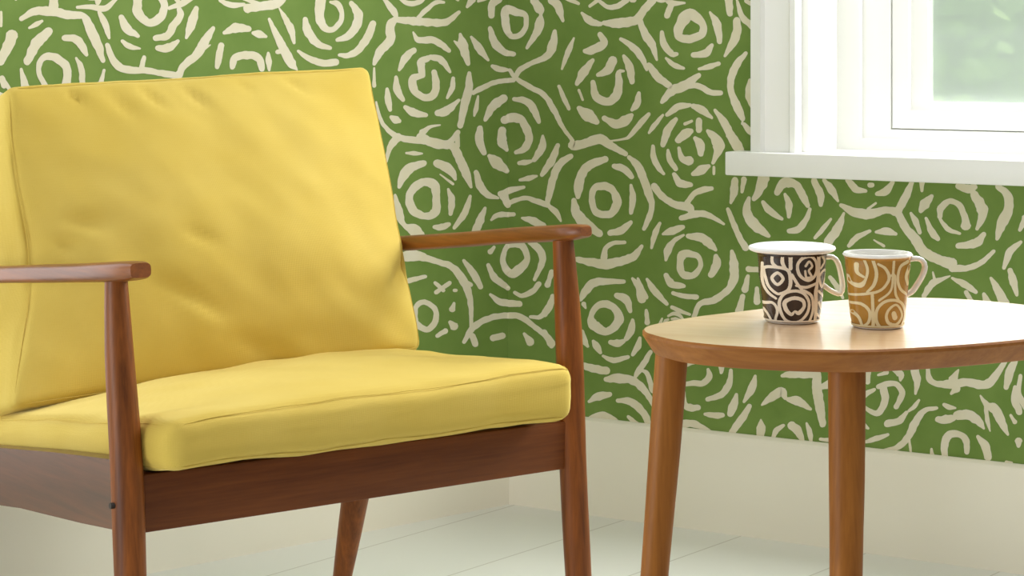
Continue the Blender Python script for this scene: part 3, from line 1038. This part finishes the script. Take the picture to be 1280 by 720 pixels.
ztl, zbl = zf(207, 527), zf(200, 593); ztr, zbr = zf(700, 457), zf(695, 528)
seat = {}
for i, uu in ((-1, uc0), (1, uc1)):
    tz, bz = (ztl, zbl) if i < 0 else (ztr, zbr)
    seat[(i, -1, 1)] = cp(uu, -.05, tz); seat[(i, -1, -1)] = cp(uu, -.05, bz)
    seat[(i, 1, 1)] = cp(uu, .50, (.346 if i < 0 else .392)); seat[(i, 1, -1)] = cp(uu, .50, .285)
cushion('seat_cushion', seat, (uc1 - uc0, .55, .075), .020, (.008, .006, .021, .004), (44, 36, 8), .0045, (1, -1))
TL, TR = P(9, 107, v=.525), P(463, 82, v=.51); BL, BR = P(12, 511, v=.385), P(530, 437, v=.335)
thick = (V * .92 - Z * .30).normalized() * .125
bk = {(-1, 1, 1): TL, (1, 1, 1): TR, (-1, -1, 1): BL, (1, -1, 1): BR}
for k_, v_ in list(bk.items()): bk[(k_[0], k_[1], -1)] = v_ + thick * (.9 if k_[1] > 0 else .85)
def sag(b):                                     # fuller in the lower half
    if b < -.22: return 1 - (min(1, (-b - .22) / .78)) ** 1.7
    return 1 - (min(1, (b + .22) / 1.22)) ** 2.6
def ab(px, py):
    b = 1 - 2 * (py - 95) / (470 - 95); xl = 9 + 3 * (1 - b) / 2; xr = 463 + 67 * (1 - b) / 2
    yt = 107 - 25 * (px - xl) / (xr - xl); yb = 511 - 74 * (px - xl) / (xr - xl)
    return 2 * (px - xl) / (xr - xl) - 1, 1 - 2 * (py - yt) / (yb - yt)
cr = []
for x0, y0, x1, y1, dp, wd in [(74, 118, 92, 138, .005, .008), (158, 116, 185, 150, .005, .009), (208, 114, 238, 150, .005, .010), (276, 108, 300, 128, .003, .007), (340, 104, 368, 124, .004, .008), (120, 125, 150, 165, .003, .012),
                                (60, 292, 108, 304, .006, .012), (45, 316, 75, 330, .005, .010), (190, 310, 235, 332, .003, .010), (168, 372, 250, 412, .004, .010),
                                (508, 318, 470, 372, .008, .014), (260, 430, 330, 455, .003, .014)]:
    cr.append(ab(x0, y0) + ab(x1, y1) + (dp * 1.5, wd))
cushion('back_cushion', bk, ((TR - TL).length, (TL - BL).length, .12), .014, (.006, .004, .072, .012), (64, 56, 8), .008, (1, -1), cr, sag, .028)

# ------------------------------------------------------------------ side table
TZ = .55; TK = .0235; TS = (CH - TZ) / .35     # table height, thickness, size factor
outline = [(803, 412), (804.5, 409.3), (811, 406.5), (830, 402.3), (870, 395.5), (920, 389.5), (970, 383.5), (1030, 376.5), (1090, 372.6), (1131, 371.6), (1180, 372.6), (1230, 375.6), (1280, 380.5),
           (1340, 387), (1390, 393.5), (1418, 399), (1425, 404), (1410, 409), (1370, 415), (1280, 424.5), (1200, 431.5), (1112, 436.6), (1060, 437.8), (1000, 436.8), (940, 434.2), (890, 430.8), (845, 425.6), (818, 419.5), (806, 415.5)]
g = [atZ(x, y, TZ) for x, y in outline]
g = g + [g[0]]
sm = catmull([g[-2]] + g + [g[1]], .006)
ia = min(range(len(sm) // 2), key=lambda i: (sm[i] - g[0]).length); ib = min(range(len(sm) // 2, len(sm)), key=lambda i: (sm[i] - g[0]).length)
loop = sm[ia:ib]
cen = sum(loop, Vector()) / len(loop)
def inset(lp, d):
    n = len(lp); out = []
    for i in range(n):
        t = (lp[(i + 3) % n] - lp[i - 3]).normalized(); nn = Vector((-t.y, t.x, 0))
        if nn.dot(cen - lp[i]) < 0: nn = -nn
        out.append(lp[i] + nn * d)
    return out
table = empty('side_table', (cen.x, cen.y, 0), 'small wooden side table with rounded triangular top carrying two mugs', 'table')
bm = bmesh.new()
levels = [(loop, .002, 0.0), (loop, .0, -.002), (loop, .0, -.005), (loop, .011, -.022), (loop, .013, -.0235)]
rings = [[bm.verts.new(p + Vector((0, 0, dz))) for p in (inset(loop, d) if d else loop)] for _, d, dz in levels]
for a, b in zip(rings, rings[1:]):
    for i in range(len(a)):
        f = bm.faces.new((a[i], a[(i + 1) % len(a)], b[(i + 1) % len(a)], b[i])); f.material_index = 1
ft = bm.faces.new(rings[0]); ft.material_index = 0; bm.faces.new(rings[-1][::-1]).material_index = 1
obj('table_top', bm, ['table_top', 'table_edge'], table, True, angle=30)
def tleg(rows, Yt, Yb):
    pts, rad = [], []; Yt *= TS; Yb *= TS
    y0, y1 = rows[0][1], rows[-1][1]
    for x, y, w in rows:
        Yv = Yt + (Yb - Yt) * (y - y0) / (y1 - y0); p = atY(x, y, Yv); pts.append(p); rad.append(w * Yv / F / 2)
    a, b = pts[-2], pts[-1]; d = (b - a) / (b.z - a.z); pts.append(b - d * b.z); rad.append(rad[-1] * .84)
    pts[0] = pts[0] + (pts[0] - pts[1]) * ((TZ - TK + .001 - pts[0].z) / (pts[0].z - pts[1].z))
    bm = bmesh.new(); sweep(bm, pts, [(r, r) for r in rad], (1, 0, 0), 28, 2.1, .03)
    return obj('leg', bm, 'table_leg', table, True, angle=50), pts
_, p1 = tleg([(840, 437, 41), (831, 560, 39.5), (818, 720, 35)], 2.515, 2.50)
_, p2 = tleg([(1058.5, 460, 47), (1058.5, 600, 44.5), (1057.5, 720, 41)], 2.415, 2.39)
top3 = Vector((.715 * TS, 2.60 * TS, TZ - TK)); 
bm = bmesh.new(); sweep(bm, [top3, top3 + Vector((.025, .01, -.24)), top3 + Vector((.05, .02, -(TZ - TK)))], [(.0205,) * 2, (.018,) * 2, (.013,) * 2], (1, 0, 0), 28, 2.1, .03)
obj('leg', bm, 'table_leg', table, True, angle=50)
print('table legs', p1[-1], p2[-1])

# ------------------------------------------------------------------ mugs
MUG1 = """
208,262,18;243,300,18;208,342,18;173,300,18;208,262,18
125,235,18;190,222,18;270,238,20;292,300,22;282,370,20;232,402,16;200,402,16;155,360,16;135,300,16;125,235,18
290,140,24;292,230,22
172,140,14;175,195,18;210,225,16
238,140,16;238,190,22;262,235,16
325,382,18;385,402,18;422,460,18;415,530,18;370,585,16;320,600,16;265,585,16;232,530,18;222,460,18;255,402,18;325,382,18
315,432,22;375,447,22;388,490,20;352,535,24;325,525,14;300,545,20;265,510,24;258,460,24;315,432,22
385,380,16;440,420,18;455,500,18;440,570,16;405,630,16
300,270,18;340,335,18;385,392,18
340,200,18;378,155,20;438,150,16;475,200,18;470,270,18;430,308,20;385,300,18;348,262,20;340,200,18
395,212,16;420,182,14;442,215,14;418,245,14;438,285,14;402,290,14;392,245,14
330,345,14;400,358,18;480,335,16
492,140,24;492,250,22;482,340,20;474,400,26;478,500,22;470,625,20
115,200,14;120,330,14;150,400,16;200,440,14
125,480,20;180,472,16;210,520,16;200,590,14;220,625,14
130,520,14;160,565,12;185,625,14
545,250,14;500,290,14;522,365,16;552,300,14;545,250,14
495,390,14;545,445,14
500,470,16;522,520,16
488,550,14;535,610,12
515,145,14;540,190,14;510,235,12
240,600,14;330,622,14;390,600,14
"""
MUG2 = """
190,170,14;212,240,16;200,310,16;170,350,30;120,340,20;100,290,14
145,205,26;150,262,20;190,292,14
245,170,18;270,260,20;255,340,20;212,395,14
280,198,14;330,230,18;357,290,20;330,350,16;280,388,16;200,408,16;105,425,14
390,165,16;385,260,16;370,380,14;290,450,14
400,280,14;405,400,16;430,450,14
355,285,14;392,270,14
500,190,22;440,220,18;420,300,18;440,370,18;490,415,16
520,230,34;490,290,26;505,350,20
245,408,18;250,500,18;255,600,20;250,665,16
400,450,18;460,480,18;490,560,18;460,630,18;400,660,16;320,650,18;275,590,20;280,510,18;330,458,18;400,450,18
410,482,14;448,520,14;460,570,16;420,618,18;362,608,20;342,560,18;362,510,16;410,482,14
395,540,30;405,572,34
110,480,16;180,480,18;230,530,18;220,610,16;150,655,14
130,540,24;168,580,16;190,645,14
"""
def mug(name, label, px_c, py_c, r0, r1, h, glaze, motif, ink, crop, handle, lid):
    c = atZ(px_c, py_c, TZ); c.z = TZ + .0003; r0 *= TS; r1 *= TS; h *= TS
    root = empty(name, c, label, 'mug', None)
    bm = bmesh.new()
    wall = .004
    rad = lambda z: r0 + (r1 - r0) * (max(0, z) / h) ** .8
    prof = [(r0 * .90, 0), (r0 * .95, .0005), (r0 * .985, .0016), (r0 * .998, .003)]
    prof += [(rad(h * i / 14), h * i / 14) for i in range(2, 14)]
    zb = h - .006
    lathe_out = prof + [(rad(zb), zb)]
    lathe(bm, lathe_out + [(r1 + (.0002 if lid else .0008), h - .0034), (r1 + (.0002 if lid else .0018), h - .002), (r1 + .0004, h), (r1 - wall + .001, h), (r1 - wall, h - .003)] +
          [(rad(h * i / 10) - wall, h * i / 10) for i in range(9, 0, -1)] + [(r0 - wall, .006), (r0 * .5, .005)], c)
    for f in bm.faces:
        cc = f.calc_center_median() - c; rr_ = math.hypot(cc.x, cc.y)
        f.material_index = 0 if (.0018 < cc.z < (h - .002 if lid else h - .0034) and rr_ > rad(cc.z) - .0015) else 2
    cxp, cyp, scl = crop
    def mk(flip):
        def mp(x, y):
            px, py = cxp + x / scl, cyp + y / scl
            p0 = atY(px, py, c.y); z = min(max(p0.z - c.z, .0030), h - (.001 if lid else .0036))
            rz = rad(z) + .0003
            s = max(-.995, min(.995, (p0.x - c.x) / rz)); th = math.asin(s)
            vd = math.atan2(-c.y, -c.x) + math.pi / 2       # facing the camera
            ang = -math.pi / 2 + th - math.atan2(c.x, c.y) * -1 * 0
            if flip: ang += math.pi
            return Vector((c.x + rz * math.cos(ang), c.y + rz * math.sin(ang), c.z + z))
        return mp
    for flip in (False, True):
        for st in parse(ink): ribbon(bm, [(x, y, w_ * 1.15) for x, y, w_ in st], mk(flip), 1, 3.0, .1)
    # border bands top and bottom
    for z0, z1 in ((.0024, .0044),):
        n = 72; A = []; B = []
        for k in range(n):
            a = 2 * math.pi * k / n
            A.append(bm.verts.new((c.x + (rad(z0) + .0002) * math.cos(a), c.y + (rad(z0) + .0002) * math.sin(a), c.z + z0)))
            B.append(bm.verts.new((c.x + (rad(z1) + .0002) * math.cos(a), c.y + (rad(z1) + .0002) * math.sin(a), c.z + z1)))
        for k in range(n): bm.faces.new((A[k], A[(k + 1) % n], B[(k + 1) % n], B[k])).material_index = 1
    body = obj('body', bm, [glaze, motif, 'ceramic'], root, True, angle=40)
    bm = bmesh.new()
    pts = [atY(x, y, c.y + dy * TS) for x, y, dy in handle]
    sweep(bm, pts, [(.0045, .0027)] * len(pts), (-.2, 1, 0), 16, 2.3, .003)
    obj('handle', bm, 'ceramic', root)
    if lid:
        bm = bmesh.new(); zl = h + .0002
        lathe(bm, [(r1 - .006, -.004), (r1 - .0045, -.001), (r1 + .0012, -.0010), (r1 + .0018, -.0022), (r1 + .0050, -.0018), (r1 + .0080, -.0004), (r1 + .0090, .0016), (r1 + .0082, .0034), (r1 + .004, .0048), (r1 * .8, .0056), (r1 * .4, .0059), (.001, .0061)], (c.x, c.y, c.z + zl))
        obj('lid', bm, 'lid', root)
    return root
mug('lidded_mug', 'dark brown and cream rose-patterned mug with a wide white lid', 990, 402, .0335, .0435, .0892, 'black', 'motif_cream', MUG1, (930, 290, 5.54),
    [(1029, 321, -.004), (1041, 320, -.006), (1050, 327, -.008), (1054, 345, -.008), (1053, 362, -.008), (1043, 369, -.006), (1022, 364, -.002)][:0] or
    [(1027, 322, .012), (1040, 321, .014), (1047, 328, .016), (1051, 342, .018), (1053, 358, .018), (1050, 367, .016), (1040, 364, .014), (1030, 357, .010), (1022, 350, .004)], True)
mug('open_mug', 'ochre and cream rose-patterned mug with a white rim, no lid', 1097, 408.5, .0312, .0405, .0905, 'ochre', 'motif_pale', MUG2, (1040, 290, 5.54),
    [(1130, 326, 0), (1143, 323, -.001), (1152, 325, -.001), (1156, 333, -.001), (1153, 344, -.001), (1146, 356, -.001), (1139, 365, -.001), (1126, 371, 0)], False)

# ------------------------------------------------------------------ light
w = bpy.data.worlds.new('world'); bpy.context.scene.world = w; w.use_nodes = True
bg = w.node_tree.nodes['Background']; bg.inputs[0].default_value = (.97, .98, 1.0, 1); bg.inputs[1].default_value = .33
nt = w.node_tree
tcw = nt.nodes.new('ShaderNodeTexCoord'); dp = node(nt, 'ShaderNodeVectorMath', operation='DOT_PRODUCT')
nt.links.new(tcw.outputs['Generated'], dp.inputs[0]); dp.inputs[1].default_value = (WR.n.x, WR.n.y, 0)
sx = nt.nodes.new('ShaderNodeSeparateXYZ'); nt.links.new(tcw.outputs['Generated'], sx.inputs[0])
def mr(src, a, b):
    m = nt.nodes.new('ShaderNodeMapRange'); m.interpolation_type = 'SMOOTHSTEP'
    m.inputs['From Min'].default_value = a; m.inputs['From Max'].default_value = b; nt.links.new(src, m.inputs['Value']); return m.outputs[0]
mm = node(nt, 'ShaderNodeMath', operation='MULTIPLY'); nt.links.new(mr(dp.outputs['Value'], .1, .8), mm.inputs[0]); nt.links.new(mr(sx.outputs[2], .75, .15), mm.inputs[1])
ma = node(nt, 'ShaderNodeMath', operation='MULTIPLY_ADD'); nt.links.new(mm.outputs[0], ma.inputs[0])
ma.inputs[1].default_value = .75; ma.inputs[2].default_value = .33       # brighter hazy sky low over the garden
nt.links.new(ma.outputs[0], bg.inputs[1])
def area(name, loc, target, sx, sy, power, col):
    l = bpy.data.lights.new(name, 'AREA'); l.shape = 'RECTANGLE'; l.size = sx; l.size_y = sy; l.energy = power; l.color = col
    o = bpy.data.objects.new(name, l); C.objects.link(o); o.location = loc
    o.rotation_euler = (Vector(target) - Vector(loc)).to_track_quat('-Z', 'Y').to_euler(); return o
wp = WR.pt(t_open + .62, 1.50, .10)
area('window_daylight', wp, wp - Vector((WR.n.x, WR.n.y, .16)), 1.05, .85, 44, (.97, .99, 1))
area('outdoor_daylight', WR.pt(t_open + 1.2, 3.4, 1.9), WR.pt(t_open + 1.3, .6, 2.2), 2.4, 1.6, 230, (1, 1, .97))
area('overhead_fill', (.7, 1.9, 2.75), (.2, 2.5, .4), 1.7, 1.5, 30, (1, .98, .95))  # soft fill added overhead
area('left_fill', (-2.0, 1.2, .55), (-.7, 3.1, .05), 1.0, .7, 22, (.94, .98, 1))  # low fill added at left to lift the skirting, no real source
lw = WL.pt((W2A + W2B) / 2, 1.15, .16)
area('added_window_fill', lw, lw - Vector((WL.n.x, WL.n.y, .12)), 1.1, 1.8, 16, (.96, .99, 1))  # side fill placed in the added window's opening

sc = bpy.context.scene
sc.view_settings.view_transform = 'Standard'; sc.view_settings.look = 'None'
sc.view_settings.gamma = 1; sc.view_settings.exposure = -0.12; sc.view_settings.use_curve_mapping = False
